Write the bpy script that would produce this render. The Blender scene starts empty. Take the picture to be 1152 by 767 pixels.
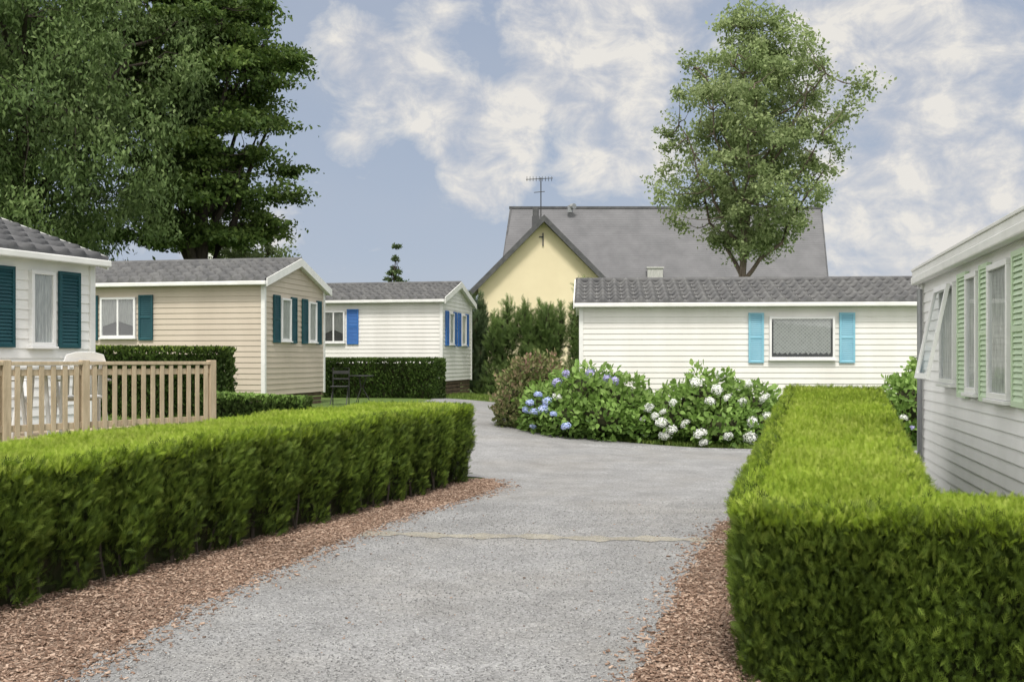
import bpy, math, random
import numpy as np
from mathutils import Vector, Matrix
random.seed(7); rng=np.random.default_rng(11)
scn=bpy.context.scene
COL=scn.collection
scn.view_settings.view_transform='Standard'
try: scn.view_settings.look='None'
except: pass
scn.view_settings.exposure=0

# ---------------------------------------------------------------- materials
def _base(name):
    m=bpy.data.materials.new(name); m.use_nodes=True
    nt=m.node_tree; nt.nodes.clear()
    out=nt.nodes.new('ShaderNodeOutputMaterial')
    b=nt.nodes.new('ShaderNodeBsdfPrincipled')
    nt.links.new(b.outputs[0],out.inputs[0])
    return m,nt,b,out
def c4(c): return (c[0],c[1],c[2],1)
def ramp(nt,stops):
    r=nt.nodes.new('ShaderNodeValToRGB'); e=r.color_ramp.elements
    while len(e)<len(stops): e.new(.5)
    for i,(p,c) in enumerate(stops):
        e[i].position=p; e[i].color=c4(c) if not isinstance(c,(int,float)) else (c,c,c,1)
    return r
def M(name,c1,c2=None,scale=4,rough=.7,bump=0,bscale=60,c3=None,stretch=(1,1,1),spec=.3,lo=.35,hi=.65,metal=0):
    m,nt,b,o=_base(name)
    b.inputs['Roughness'].default_value=rough
    b.inputs['Metallic'].default_value=metal
    b.inputs['Specular IOR Level'].default_value=spec
    tc=nt.nodes.new('ShaderNodeTexCoord'); mp=nt.nodes.new('ShaderNodeMapping')
    mp.inputs['Scale'].default_value=stretch
    nt.links.new(tc.outputs['Object'],mp.inputs[0])
    if c2 is None: c2=tuple(x*.85 for x in c1)
    n=nt.nodes.new('ShaderNodeTexNoise'); n.inputs['Scale'].default_value=scale; n.inputs['Detail'].default_value=6; n.inputs['Roughness'].default_value=.6
    nt.links.new(mp.outputs[0],n.inputs[0])
    st=[(lo,c1),(hi,c2)] if c3 is None else [(lo,c1),((lo+hi)/2,c3),(hi,c2)]
    r=ramp(nt,st); nt.links.new(n.outputs[0],r.inputs[0]); nt.links.new(r.outputs[0],b.inputs['Base Color'])
    if bump:
        n2=nt.nodes.new('ShaderNodeTexNoise'); n2.inputs['Scale'].default_value=bscale; n2.inputs['Detail'].default_value=4
        nt.links.new(mp.outputs[0],n2.inputs[0])
        bp=nt.nodes.new('ShaderNodeBump'); bp.inputs['Strength'].default_value=bump; bp.inputs['Distance'].default_value=.02
        nt.links.new(n2.outputs[0],bp.inputs['Height']); nt.links.new(bp.outputs[0],b.inputs['Normal'])
    return m
def FOL(name,cols,trans=.3,nscale=.8,nmix=.5,rough=.6):
    m,nt,b,o=_base(name)
    b.inputs['Roughness'].default_value=rough; b.inputs['Specular IOR Level'].default_value=.25
    a=nt.nodes.new('ShaderNodeAttribute'); a.attribute_name='rnd'
    k=len(cols)
    r=ramp(nt,[(i/max(1,k-1),c) for i,c in enumerate(cols)])
    nt.links.new(a.outputs['Fac'],r.inputs[0])
    tc=nt.nodes.new('ShaderNodeTexCoord'); n=nt.nodes.new('ShaderNodeTexNoise'); n.inputs['Scale'].default_value=nscale; n.inputs['Detail'].default_value=3
    nt.links.new(tc.outputs['Object'],n.inputs[0])
    r2=ramp(nt,[(.35,1-nmix),(.65,1.15)])
    nt.links.new(n.outputs[0],r2.inputs[0])
    mx=nt.nodes.new('ShaderNodeMix'); mx.data_type='RGBA'; mx.blend_type='MULTIPLY'; mx.inputs[0].default_value=1
    nt.links.new(r.outputs[0],mx.inputs[6]); nt.links.new(r2.outputs[0],mx.inputs[7])
    nt.links.new(mx.outputs[2],b.inputs['Base Color'])
    t=nt.nodes.new('ShaderNodeBsdfTranslucent'); nt.links.new(mx.outputs[2],t.inputs[0])
    ms=nt.nodes.new('ShaderNodeMixShader'); ms.inputs[0].default_value=trans
    nt.links.new(b.outputs[0],ms.inputs[1]); nt.links.new(t.outputs[0],ms.inputs[2]); nt.links.new(ms.outputs[0],o.inputs[0])
    return m

def gravel_mat(name,cols,vscale,patch,brown,amt=.55):
    m,nt,b,o=_base(name); b.inputs['Roughness'].default_value=.9; b.inputs['Specular IOR Level'].default_value=.2
    tc=nt.nodes.new('ShaderNodeTexCoord')
    v=nt.nodes.new('ShaderNodeTexVoronoi'); v.inputs['Scale'].default_value=vscale
    nt.links.new(tc.outputs['Object'],v.inputs[0])
    sep=nt.nodes.new('ShaderNodeSeparateColor'); nt.links.new(v.outputs['Color'],sep.inputs[0])
    r=ramp(nt,[(0,cols[0]),(.5,cols[1]),(1,cols[2])]); nt.links.new(sep.outputs[0],r.inputs[0])
    n=nt.nodes.new('ShaderNodeTexNoise'); n.inputs['Scale'].default_value=patch; n.inputs['Detail'].default_value=7; n.inputs['Roughness'].default_value=.65
    nt.links.new(tc.outputs['Object'],n.inputs[0])
    r2=ramp(nt,[(.45,0.0),(.7,1.0)]); nt.links.new(n.outputs[0],r2.inputs[0])
    mt=nt.nodes.new('ShaderNodeMath'); mt.operation='MULTIPLY'; mt.inputs[1].default_value=amt
    nt.links.new(r2.outputs[0],mt.inputs[0])
    mx=nt.nodes.new('ShaderNodeMix'); mx.data_type='RGBA'
    nt.links.new(mt.outputs[0],mx.inputs[0]); nt.links.new(r.outputs[0],mx.inputs[6]); mx.inputs[7].default_value=c4(brown)
    n3=nt.nodes.new('ShaderNodeTexNoise'); n3.inputs['Scale'].default_value=38; n3.inputs['Detail'].default_value=4
    nt.links.new(tc.outputs['Object'],n3.inputs[0])
    r3=ramp(nt,[(.3,.80),(.7,1.15)]); nt.links.new(n3.outputs[0],r3.inputs[0])
    m3=nt.nodes.new('ShaderNodeMix'); m3.data_type='RGBA'; m3.blend_type='MULTIPLY'; m3.inputs[0].default_value=1
    nt.links.new(mx.outputs[2],m3.inputs[6]); nt.links.new(r3.outputs[0],m3.inputs[7])
    n4=nt.nodes.new('ShaderNodeTexNoise'); n4.inputs['Scale'].default_value=1.7; n4.inputs['Detail'].default_value=6; n4.inputs['Roughness'].default_value=.7
    nt.links.new(tc.outputs['Object'],n4.inputs[0])
    r4=ramp(nt,[(.35,.82),(.65,1.12)]); nt.links.new(n4.outputs[0],r4.inputs[0])
    m4=nt.nodes.new('ShaderNodeMix'); m4.data_type='RGBA'; m4.blend_type='MULTIPLY'; m4.inputs[0].default_value=1
    nt.links.new(m3.outputs[2],m4.inputs[6]); nt.links.new(r4.outputs[0],m4.inputs[7])
    nt.links.new(m4.outputs[2],b.inputs['Base Color'])
    bp=nt.nodes.new('ShaderNodeBump'); bp.inputs['Strength'].default_value=.5; bp.inputs['Distance'].default_value=.010
    nt.links.new(v.outputs['Distance'],bp.inputs['Height']); bp.invert=True
    nt.links.new(bp.outputs[0],b.inputs['Normal'])
    return m

MT={}
MT['white_siding']=M('white_siding',(.86,.86,.85),(.79,.79,.775),2.0,.5,stretch=(1,1,.25))
MT['white_siding_far']=M('white_siding_warm',(.80,.785,.755),(.72,.705,.67),1.5,.5,stretch=(1,1,.3))
MT['beige_siding']=M('beige_siding',(.56,.49,.40),(.51,.445,.36),1.5,.55,stretch=(1,1,.3))
MT['white_trim']=M('white_trim',(.80,.80,.78),(.71,.71,.69),3,.45)
MT['pvc']=M('white_plastic',(.8,.8,.8),(.74,.74,.74),3,.35,spec=.5)
MT['tile_grey']=M('grey_roof_tile',(.095,.096,.10),(.155,.155,.155),2.5,.65,bump=.2,bscale=30,c3=(.12,.12,.122))
MT['tile_dark']=M('dark_roof_tile',(.065,.067,.072),(.11,.11,.115),3,.65,bump=.2,bscale=30)
MT['slate']=M('slate_roof',(.135,.135,.143),(.172,.171,.18),1.2,.75,bump=.1,bscale=20,stretch=(1,1,1))
MT['teal']=M('dark_teal_paint',(.010,.060,.075),(.016,.08,.095),3,.5)
MT['blue']=M('blue_paint',(.04,.14,.42),(.05,.17,.46),3,.5)
MT['sky_blue']=M('light_blue_paint',(.20,.45,.58),(.25,.50,.62),3,.5)
MT['mint']=M('mint_green_paint',(.52,.65,.46),(.57,.69,.51),3,.5)
MT['cream']=M('cream_render',(.80,.70,.49),(.75,.65,.45),.8,.9,bump=.2,bscale=40)
MT['wood']=M('weathered_pine',(.54,.435,.31),(.41,.325,.225),6,.8,bump=.3,bscale=40,stretch=(3,3,.5))
MT['skirt']=M('brown_slats',(.10,.07,.05),(.16,.11,.08),6,.85)
MT['dark']=M('dark_interior',(.03,.03,.033),(.045,.045,.05),2,.7)
MT['black']=M('black_metal',(.02,.02,.02),(.035,.035,.035),4,.5,spec=.5)
MT['metal']=M('grey_metal',(.35,.36,.37),(.28,.29,.3),4,.4,metal=.6)
MT['curtain']=M('net_curtain',(.55,.55,.53),(.34,.34,.33),22,.9,stretch=(3,3,.25))
MT['drape']=M('grey_net_curtain',(.30,.30,.29),(.16,.16,.16),22,.9,stretch=(3,3,.25))
m,nt,b,o=_base('lace_curtain'); b.inputs['Roughness'].default_value=.9
tc=nt.nodes.new('ShaderNodeTexCoord'); mp=nt.nodes.new('ShaderNodeMapping'); mp.inputs['Rotation'].default_value=(0,math.radians(45),0); nt.links.new(tc.outputs['Object'],mp.inputs[0])
ck=nt.nodes.new('ShaderNodeTexBrick'); ck.offset=0; ck.inputs['Scale'].default_value=14; ck.inputs['Mortar Size'].default_value=.07; ck.inputs['Brick Width'].default_value=.8; ck.inputs['Row Height'].default_value=.8
ck.inputs['Color1'].default_value=(.25,.25,.245,1); ck.inputs['Color2'].default_value=(.31,.31,.305,1); ck.inputs['Mortar'].default_value=(.45,.45,.44,1)
sx=nt.nodes.new('ShaderNodeSeparateXYZ'); cx=nt.nodes.new('ShaderNodeCombineXYZ'); nt.links.new(mp.outputs[0],sx.inputs[0]); nt.links.new(sx.outputs[0],cx.inputs[0]); nt.links.new(sx.outputs[2],cx.inputs[1])
nt.links.new(cx.outputs[0],ck.inputs[0]); nt.links.new(ck.outputs[0],b.inputs['Base Color']); MT['lace']=m
MT['bark']=M('bark',(.20,.165,.13),(.09,.07,.055),5,.95,bump=.8,bscale=18,stretch=(3,3,.6))
MT['bark_dark']=M('dark_bark',(.07,.058,.046),(.04,.034,.028),5,.95,bump=.6,bscale=18,stretch=(3,3,.6))
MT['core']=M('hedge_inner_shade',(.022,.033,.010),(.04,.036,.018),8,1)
MT['grass']=M('grass_ground',(.08,.13,.03),(.13,.18,.05),3,.95,bump=.6,bscale=90,c3=(.10,.16,.035))
MT['gravel']=gravel_mat('grey_gravel',[(.195,.195,.20),(.27,.27,.273),(.36,.36,.36)],110,.5,(.262,.248,.228))
MT['mulch']=gravel_mat('bark_mulch_bed',[(.13,.085,.06),(.26,.18,.135),(.38,.29,.23)],75,1.2,(.26,.185,.14))
MT['chip']=FOL('wood_chip',[(.12,.075,.052),(.23,.15,.11),(.34,.235,.175),(.50,.38,.30)],0,.8,.15,.9)
MT['stone']=FOL('loose_stone',[(.18,.18,.185),(.27,.27,.272),(.35,.35,.35),(.47,.47,.46)],0,.8,.1,.9)
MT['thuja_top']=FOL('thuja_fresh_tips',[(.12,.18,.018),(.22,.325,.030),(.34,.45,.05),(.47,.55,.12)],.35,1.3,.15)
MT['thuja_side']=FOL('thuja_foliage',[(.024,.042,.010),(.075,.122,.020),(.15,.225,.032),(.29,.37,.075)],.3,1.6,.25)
MT['box_hedge']=FOL('privet_foliage',[(.035,.07,.016),(.07,.12,.025),(.12,.18,.04)],.25,1.2,.4)
MT['hyd_leaf']=FOL('hydrangea_leaf',[(.11,.20,.04),(.20,.33,.07),(.32,.46,.14)],.35,1.5,.2,.5)
MT['red_leaf']=FOL('reddish_shrub_leaf',[(.12,.15,.045),(.19,.24,.08),(.27,.25,.12),(.40,.25,.19)],.3,1.2,.25)
MT['shrub']=FOL('shrub_leaf',[(.09,.145,.045),(.16,.24,.07),(.24,.34,.10)],.35,.9,.3)
MT['cypress']=FOL('cypress_leaf',[(.05,.085,.04),(.09,.135,.055),(.13,.18,.08)],.2,.9,.35)
MT['tree_leaf']=FOL('tree_leaf',[(.15,.20,.08),(.23,.30,.125),(.33,.40,.18),(.43,.49,.27)],.4,.5,.2)
MT['dark_leaf']=FOL('dark_tree_leaf',[(.04,.075,.018),(.085,.145,.034),(.145,.215,.05),(.21,.28,.08)],.35,.5,.35)
MT['willow_leaf']=FOL('willow_leaf',[(.075,.12,.04),(.13,.20,.065),(.20,.28,.10),(.28,.36,.15)],.38,.5,.35)
MT['fl_blue']=FOL('blue_petal',[(.24,.34,.70),(.42,.51,.84),(.62,.68,.91)],.2,3,.1)
MT['fl_lilac']=FOL('lilac_petal',[(.33,.30,.64),(.46,.43,.76),(.64,.64,.87)],.2,3,.1)
MT['fl_white']=FOL('white_petal',[(.66,.69,.60),(.78,.80,.76),(.85,.85,.86)],.2,3,.06)
MT['grassblade']=FOL('grass_blade',[(.09,.15,.025),(.15,.23,.04),(.24,.30,.08)],.3,1.3,.3)

m,nt,b,o=_base('window_glass')
tr=nt.nodes.new('ShaderNodeBsdfTransparent'); gl=nt.nodes.new('ShaderNodeBsdfGlossy'); gl.inputs['Roughness'].default_value=.03
ms=nt.nodes.new('ShaderNodeMixShader'); ms.inputs[0].default_value=.14
tr.inputs[0].default_value=(.92,.95,.95,1)
nt.links.new(tr.outputs[0],ms.inputs[1]); nt.links.new(gl.outputs[0],ms.inputs[2]); nt.links.new(ms.outputs[0],o.inputs[0])
MT['glass']=m

# ---------------------------------------------------------------- helpers
def g(x,y):
    def ss(a,b,t):
        t=np.clip((t-a)/(b-a),0,1); return t*t*(3-2*t)
    return .5*ss(12,24,y)*(1-ss(-3,4,x))
def gf(x,y): return float(g(np.float64(x),np.float64(y)))

class MB:
    def __init__(s): s.v=[]; s.f=[]
    def add(s,vs,fs):
        k=len(s.v); s.v+= [tuple(p) for p in vs]; s.f+=[tuple(i+k for i in f) for f in fs]
    def box(s,x0,x1,y0,y1,z0,z1,T=None):
        vs=[(x0,y0,z0),(x1,y0,z0),(x1,y1,z0),(x0,y1,z0),(x0,y0,z1),(x1,y0,z1),(x1,y1,z1),(x0,y1,z1)]
        if T: vs=[T(*p) for p in vs]
        s.add(vs,[(0,3,2,1),(4,5,6,7),(0,1,5,4),(1,2,6,5),(2,3,7,6),(3,0,4,7)])
    def quad(s,a,b,c,d): s.add([a,b,c,d],[(0,1,2,3)])
    def prism(s,poly,ext):
        n=len(poly); e=Vector(ext)
        vs=[Vector(p) for p in poly]+[Vector(p)+e for p in poly]
        s.add(vs,[tuple(range(n))[::-1],tuple(range(n,2*n))]+[(i,(i+1)%n,n+(i+1)%n,n+i) for i in range(n)])
    def tube(s,pts,rad,n=8,cap=True):
        pts=[Vector(p) for p in pts]; vs=[];k=len(pts)
        for i,p in enumerate(pts):
            d=(pts[min(i+1,k-1)]-pts[max(i-1,0)])
            if d.length<1e-6: d=Vector((0,0,1))
            d.normalize()
            a=d.cross(Vector((0,0,1)) if abs(d.z)<.9 else Vector((1,0,0))).normalized(); b=d.cross(a)
            r=rad[i] if isinstance(rad,(list,tuple)) else rad
            for j in range(n):
                t=2*math.pi*j/n; vs.append(p+a*math.cos(t)*r+b*math.sin(t)*r)
        fs=[(i*n+j,i*n+(j+1)%n,(i+1)*n+(j+1)%n,(i+1)*n+j) for i in range(k-1) for j in range(n)]
        if cap: fs+=[tuple(range(n))[::-1],tuple(range((k-1)*n,k*n))]
        s.add(vs,fs)
def top(o,label,cat,group=None):
    o['label']=label; o['category']=cat
    if group: o['group']=group
def mk(name,mb,mat,parent=None,bevel=0,smooth=False):
    me=bpy.data.meshes.new(name); me.from_pydata(mb.v,[],mb.f); me.materials.append(MT[mat] if isinstance(mat,str) else mat); me.validate(); me.update()
    o=bpy.data.objects.new(name,me); COL.objects.link(o)
    if parent: o.parent=parent
    if smooth: me.polygons.foreach_set('use_smooth',[True]*len(me.polygons))
    if bevel:
        b=o.modifiers.new('bevel','BEVEL'); b.width=bevel; b.segments=2; b.limit_method='ANGLE'
    return o
def empty(name,loc,rotz=0):
    o=bpy.data.objects.new(name,None); o.location=loc; o.rotation_euler=(0,0,rotz); o.empty_display_size=.3; COL.objects.link(o); return o
def np_mesh(name,V,F,mats,rnd=None,midx=None,parent=None,smooth=False):
    me=bpy.data.meshes.new(name)
    V=np.ascontiguousarray(V,dtype=np.float32); F=np.ascontiguousarray(F,dtype=np.int32)
    me.vertices.add(len(V)); me.vertices.foreach_set('co',V.ravel())
    me.loops.add(F.size); me.loops.foreach_set('vertex_index',F.ravel())
    me.polygons.add(len(F)); me.polygons.foreach_set('loop_start',np.arange(0,F.size,F.shape[1],dtype=np.int32))
    for mm in mats: me.materials.append(MT[mm])
    if midx is not None: me.polygons.foreach_set('material_index',np.ascontiguousarray(midx,dtype=np.int32))
    if smooth: me.polygons.foreach_set('use_smooth',np.ones(len(F),dtype=bool))
    me.update(calc_edges=True)
    if rnd is not None:
        a=me.attributes.new('rnd','FLOAT','POINT'); a.data.foreach_set('value',np.ascontiguousarray(rnd,dtype=np.float32))
    o=bpy.data.objects.new(name,me); COL.objects.link(o)
    if parent: o.parent=parent
    return o
def nrm(a): return a/np.maximum(np.linalg.norm(a,axis=1,keepdims=True),1e-9)
class Fol:
    def __init__(s): s.V=[];s.F=[];s.R=[];s.I=[];s.k=0
    def put(s,T,TF,pos,axis,scale,mi=0,rnd=None,wid=1.0,nref=None):
        N=len(pos)
        if N==0: return
        a=nrm(axis); r=rng.normal(size=(N,3)) if nref is None else nref+rng.normal(size=(N,3))*.35
        b=nrm(np.cross(a,r)); c=np.cross(b,a)
        sc=np.broadcast_to(np.asarray(scale,dtype=float),(N,))[:,None,None]
        V=pos[:,None,:]+sc*(T[None,:,0:1]*wid*b[:,None,:]+T[None,:,1:2]*a[:,None,:]+T[None,:,2:3]*c[:,None,:])
        K=len(T)
        F=(TF[None,:,:]+(np.arange(N)*K)[:,None,None]).reshape(-1,TF.shape[1])+s.k
        if rnd is None: rnd=rng.random(N)
        s.V.append(V.reshape(-1,3).astype(np.float32)); s.F.append(F.astype(np.int32)); s.R.append(np.repeat(rnd,K)); s.I.append(np.full(len(F),mi)); s.k+=N*K
    def build(s,name,mats,parent=None):
        return np_mesh(name,np.concatenate(s.V),np.concatenate(s.F),mats,np.concatenate(s.R),np.concatenate(s.I),parent)
def frond():
    V=[];F=[]
    def strip(p,q,w0,w1,z=0):
        p=np.array(p);q=np.array(q);d=q-p;d=d/np.linalg.norm(d);n=np.array([-d[1],d[0]])
        k=len(V)
        for pt,w,sg in ((p,w0,1),(p,w0,-1),(q,w1,-1),(q,w1,1)):
            xy=pt+n*w*sg; V.append((xy[0],xy[1],z-.25*xy[1]**2+.15*abs(xy[0])))
        F.append((k,k+1,k+2,k+3))
    strip((0,0),(.02,1.0),.026,.014)
    for i,(y,l) in enumerate([(.10,.34),(.2,.44),(.31,.44),(.42,.40),(.54,.34),(.66,.27),(.79,.18)]):
        sg=1 if i%2 else -1
        strip((0,y),(sg*l*.6,y+l*.8),.036,.010,.01*i)
    return np.array(V),np.array(F)
FR,FRF=frond()
LEAF=np.array([(0,0,0),(0,1,-.12),(-.2,.78,.02),(-.3,.4,.07),(.3,.4,.07),(.2,.78,.02)]);LEAFF=np.array([(0,1,2,3),(0,4,5,1)])
RH=np.array([(0,0,0),(.3,.45,.05),(0,1,0),(-.3,.45,.05)]);RHF=np.array([(0,1,2,3)])
CB=np.array([(-.5,-.5,-.5),(.5,-.5,-.5),(.5,.5,-.5),(-.5,.5,-.5),(-.4,-.4,.5),(.4,-.35,.5),(.35,.4,.5),(-.4,.35,.5)])
CBF=np.array([(0,3,2,1),(4,5,6,7),(0,1,5,4),(1,2,6,5),(2,3,7,6),(3,0,4,7)])
def vnoise(x,y,s=1.0,seed=0):
    return (np.sin(x*2.1*s+seed)+np.sin(y*2.7*s+seed*1.7+x*.9*s)+np.sin((x+y)*4.3*s+seed*.3)*.6+np.sin(x*7.7*s-y*5.9*s+seed)*.4)/3.0

# ---------------------------------------------------------------- camera / light / sky
cam=bpy.data.cameras.new('camera'); co=bpy.data.objects.new('camera',cam); COL.objects.link(co)
co.location=(0,0,1.6); co.rotation_euler=(math.radians(90),0,0)
cam.sensor_width=36; cam.lens=37.5; cam.shift_y=.0187; cam.clip_end=3000; scn.camera=co
sd=Vector((-.03,-.58,.90)).normalized()
sl=bpy.data.lights.new('sun','SUN'); sl.energy=2.9; sl.angle=math.radians(12); sl.color=(1,.955,.88)
so=bpy.data.objects.new('sun',sl); COL.objects.link(so); so.rotation_euler=sd.to_track_quat('Z','Y').to_euler(); so.location=(5,-5,20)
w=bpy.data.worlds.new('World'); scn.world=w; w.use_nodes=True; nt=w.node_tree; nt.nodes.clear()
wo=nt.nodes.new('ShaderNodeOutputWorld'); bg=nt.nodes.new('ShaderNodeBackground'); bg.inputs[1].default_value=.15
nt.links.new(bg.outputs[0],wo.inputs[0])
sk=nt.nodes.new('ShaderNodeTexSky'); sk.sky_type='NISHITA'; sk.sun_disc=False
sk.sun_elevation=math.asin(sd.z); sk.sun_rotation=math.atan2(sd.x,sd.y)
tc=nt.nodes.new('ShaderNodeTexCoord')
mxs=nt.nodes.new('ShaderNodeMix'); mxs.data_type='RGBA'; mxs.inputs[0].default_value=.92
nt.links.new(sk.outputs[0],mxs.inputs[6]); 
sepz=nt.nodes.new('ShaderNodeSeparateXYZ'); nt.links.new(tc.outputs['Generated'],sepz.inputs[0])
rz=ramp(nt,[(0,(3.2,3.6,4.2)),(.10,(2.6,3.1,3.95)),(.22,(2.2,2.75,3.7)),(.34,(2.1,2.6,3.55)),(.6,(3.3,3.5,3.9))]); nt.links.new(sepz.outputs[2],rz.inputs[0])
nt.links.new(rz.outputs[0],mxs.inputs[7])
def math_(op,a,b=None,clamp=False):
    n=nt.nodes.new('ShaderNodeMath'); n.operation=op; n.use_clamp=clamp
    for i,v in enumerate((a,b)):
        if v is None: continue
        if isinstance(v,(int,float)): n.inputs[i].default_value=v
        else: nt.links.new(v,n.inputs[i])
    return n.outputs[0]
blobs=[(390,50,.03),(425,72,.035),(460,92,.035),(490,115,.04),(520,145,.04),(550,150,.04),(590,125,.035),(545,180,.035),(545,215,.035),(575,190,.025),(400,150,.03),(640,55,.05),(600,15,.04),(700,20,.05),(750,35,.06),(690,85,.05),(700,150,.045),(735,185,.035),(660,190,.028),(495,15,.03),
       (1030,120,.09),(1110,200,.10),(1000,60,.06),(955,292,.055),(1120,90,.07),(310,260,.03),(1060,230,.07),(900,40,.05),(1140,150,.07),(1000,180,.07),(240,275,.03)]
tot=None
for (x,y,r) in blobs:
    d=Vector(((x-576)/1200,1,(405-y)/1200)).normalized()
    vm=nt.nodes.new('ShaderNodeVectorMath'); vm.operation='DISTANCE'; nt.links.new(tc.outputs['Generated'],vm.inputs[0]); vm.inputs[1].default_value=d
    q=math_('SUBTRACT',1.0,math_('DIVIDE',vm.outputs['Value'],r*1.45),True)
    tot=q if tot is None else math_('ADD',tot,q)
tot=math_('MINIMUM',tot,.9)
mp=nt.nodes.new('ShaderNodeMapping'); mp.inputs['Scale'].default_value=(1,1,1.4); nt.links.new(tc.outputs['Generated'],mp.inputs[0])
n1=nt.nodes.new('ShaderNodeTexNoise'); n1.inputs['Scale'].default_value=20; n1.inputs['Detail'].default_value=12; n1.inputs['Roughness'].default_value=.62; n1.inputs['Distortion'].default_value=.35
nt.links.new(mp.outputs[0],n1.inputs[0])
n2=nt.nodes.new('ShaderNodeTexNoise'); n2.inputs['Scale'].default_value=6; n2.inputs['Detail'].default_value=5; nt.links.new(mp.outputs[0],n2.inputs[0])
val=math_('ADD',math_('ADD',n1.outputs[0],math_('MULTIPLY',math_('SUBTRACT',n2.outputs[0],.5),.15)),math_('MULTIPLY',tot,.42))
cr=ramp(nt,[(.62,0.0),(.98,1.0)]); nt.links.new(val,cr.inputs[0])
cc=ramp(nt,[(.38,(4.2,4.2,4.4)),(.60,(5.6,5.4,5.05))]); nt.links.new(n1.outputs[0],cc.inputs[0])
veil=math_('MULTIPLY',n2.outputs[0],.6)
mv=nt.nodes.new('ShaderNodeMix'); mv.data_type='RGBA'; nt.links.new(veil,mv.inputs[0]); nt.links.new(mxs.outputs[2],mv.inputs[6]); mv.inputs[7].default_value=(3.4,3.6,4.0,1)
mc=nt.nodes.new('ShaderNodeMix'); mc.data_type='RGBA'; nt.links.new(math_('MULTIPLY',cr.outputs[0],.95),mc.inputs[0]); nt.links.new(mv.outputs[2],mc.inputs[6]); nt.links.new(cc.outputs[0],mc.inputs[7])
vd=nt.nodes.new('ShaderNodeVectorMath'); vd.operation='DOT_PRODUCT'; nt.links.new(tc.outputs['Generated'],vd.inputs[0]); vd.inputs[1].default_value=sd
gr=ramp(nt,[(0.36,0.0),(.95,1.0)]); nt.links.new(vd.outputs['Value'],gr.inputs[0])
back=math_('MULTIPLY',sepz.outputs[1],-1.0)
br=ramp(nt,[(0.0,0.0),(.5,.8)]); nt.links.new(back,br.inputs[0])
hz=math_('MAXIMUM',gr.outputs[0],br.outputs[0])
zo=ramp(nt,[(.42,0.0),(.7,.85)]); nt.links.new(sepz.outputs[2],zo.inputs[0])
hz=math_('MAXIMUM',hz,zo.outputs[0])
west=math_('MULTIPLY',sepz.outputs[0],-1.0)
wr=ramp(nt,[(.48,0.0),(.70,1.0)]); nt.links.new(west,wr.inputs[0])  # out-of-view western glow added to brighten the right-hand home's wall
hz=math_('MAXIMUM',hz,wr.outputs[0])
mh=nt.nodes.new('ShaderNodeMix'); mh.data_type='RGBA'; nt.links.new(hz,mh.inputs[0]); nt.links.new(mc.outputs[2],mh.inputs[6]); mh.inputs[7].default_value=(10.4,10.2,9.8,1)
nt.links.new(mh.outputs[2],bg.inputs[0])

# ---------------------------------------------------------------- ground
def grid_sheet(name,xs,ys,fx,off,mat):
    V=[];F=[];n=len(xs)
    for y in ys:
        a,b=fx(y)
        for t in xs:
            x=a+(b-a)*t; V.append((x,y,gf(x,y)+off))
    for i in range(len(ys)-1):
        for j in range(n-1): k=i*n+j; F.append((k,k+1,k+1+n,k+n))
    o=np_mesh(name,np.array(V),np.array(F),[mat]); o['kind']='structure'; return o
ax=np.concatenate([[-900,-300,-100,-50],np.arange(-30,30.1,.5),[50,100,300,900]])
ay=np.concatenate([[-300,-100,-30,-10],np.arange(0,45.1,.5),[60,100,200,400,1500]])
X,Y=np.meshgrid(ax,ay); Z=g(X,Y); n=len(ax)
F=[(i*n+j,i*n+j+1,(i+1)*n+j+1,(i+1)*n+j) for i in range(len(ay)-1) for j in range(n-1)]
o=np_mesh('ground',np.stack([X.ravel(),Y.ravel(),Z.ravel()],1),np.array(F),['grass']); o['kind']='structure'
GL=[(-3,-4),(2,-3.0),(5.3,-2.25),(7,-2.06),(9.37,-1.54),(11,-1.08),(12.4,-.48),(13.4,-.15),(14.2,-.4),(15,-3),(16,-8),(19,-8),(20,-3.2),(28,-2.4),(31.3,-2.2)]
GR=[(-3,1.5),(2,.4),(5.3,.63),(7.84,1.28),(10.4,2.05),(11.2,2.8),(11.6,4.2),(12,8),(12.3,30),(18.5,30),(18.8,4.6),(20.6,.2),(22,-.1),(31.3,-.45)]
def itp(P,y): return float(np.interp(y,[p[0] for p in P],[p[1] for p in P]))
gw=lambda y,s:.035*math.sin(y*5.3+s)+.03*math.sin(y*11.7+s*2)+.015*math.sin(y*29+s)
ys=np.arange(-3,31.3,.06)
grid_sheet('gravel_road',np.linspace(0,1,31),ys,lambda y:(itp(GL,y)+gw(y,0),itp(GR,y)+gw(y,2)),.014,'gravel')
HL=lambda y:-3.18+(y-6.62)*.368
grid_sheet('mulch_bed',np.linspace(0,1,13),np.arange(-1,14.2,.1),lambda y:(HL(y)-.9,max(itp(GL,y),HL(y)+.3)+.15),.007,'mulch')
HR=lambda y:1.03+(y-5.2)*.314
grid_sheet('mulch_bed',np.linspace(0,1,13),np.arange(-1,11.0,.1),lambda y:(itp(GR,y)-.15,max(HR(y)+.5,itp(GR,y)+.2) if y>4 else 3.5),.007,'mulch')
V=[];F=[];k=0
N=90
for i in range(N+1):
    t=i/N; x=-1.38+t*3.25; yc=9.75-.38*t+.03*math.sin(t*17); h=.11+.04*math.sin(t*41)+.03*math.sin(t*97)
    V+= [(x,yc-h,.0185),(x,yc+h,.0185)]
for i in range(N): F.append((2*i,2*i+2,2*i+3,2*i+1))
MT['pale']=gravel_mat('pale_gravel_joint',[(.23,.22,.19),(.32,.30,.255),(.41,.385,.325)],110,3,(.27,.25,.21))
o=np_mesh('gravel_joint',np.array(V),np.array(F),['pale']); o['kind']='structure'
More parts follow.
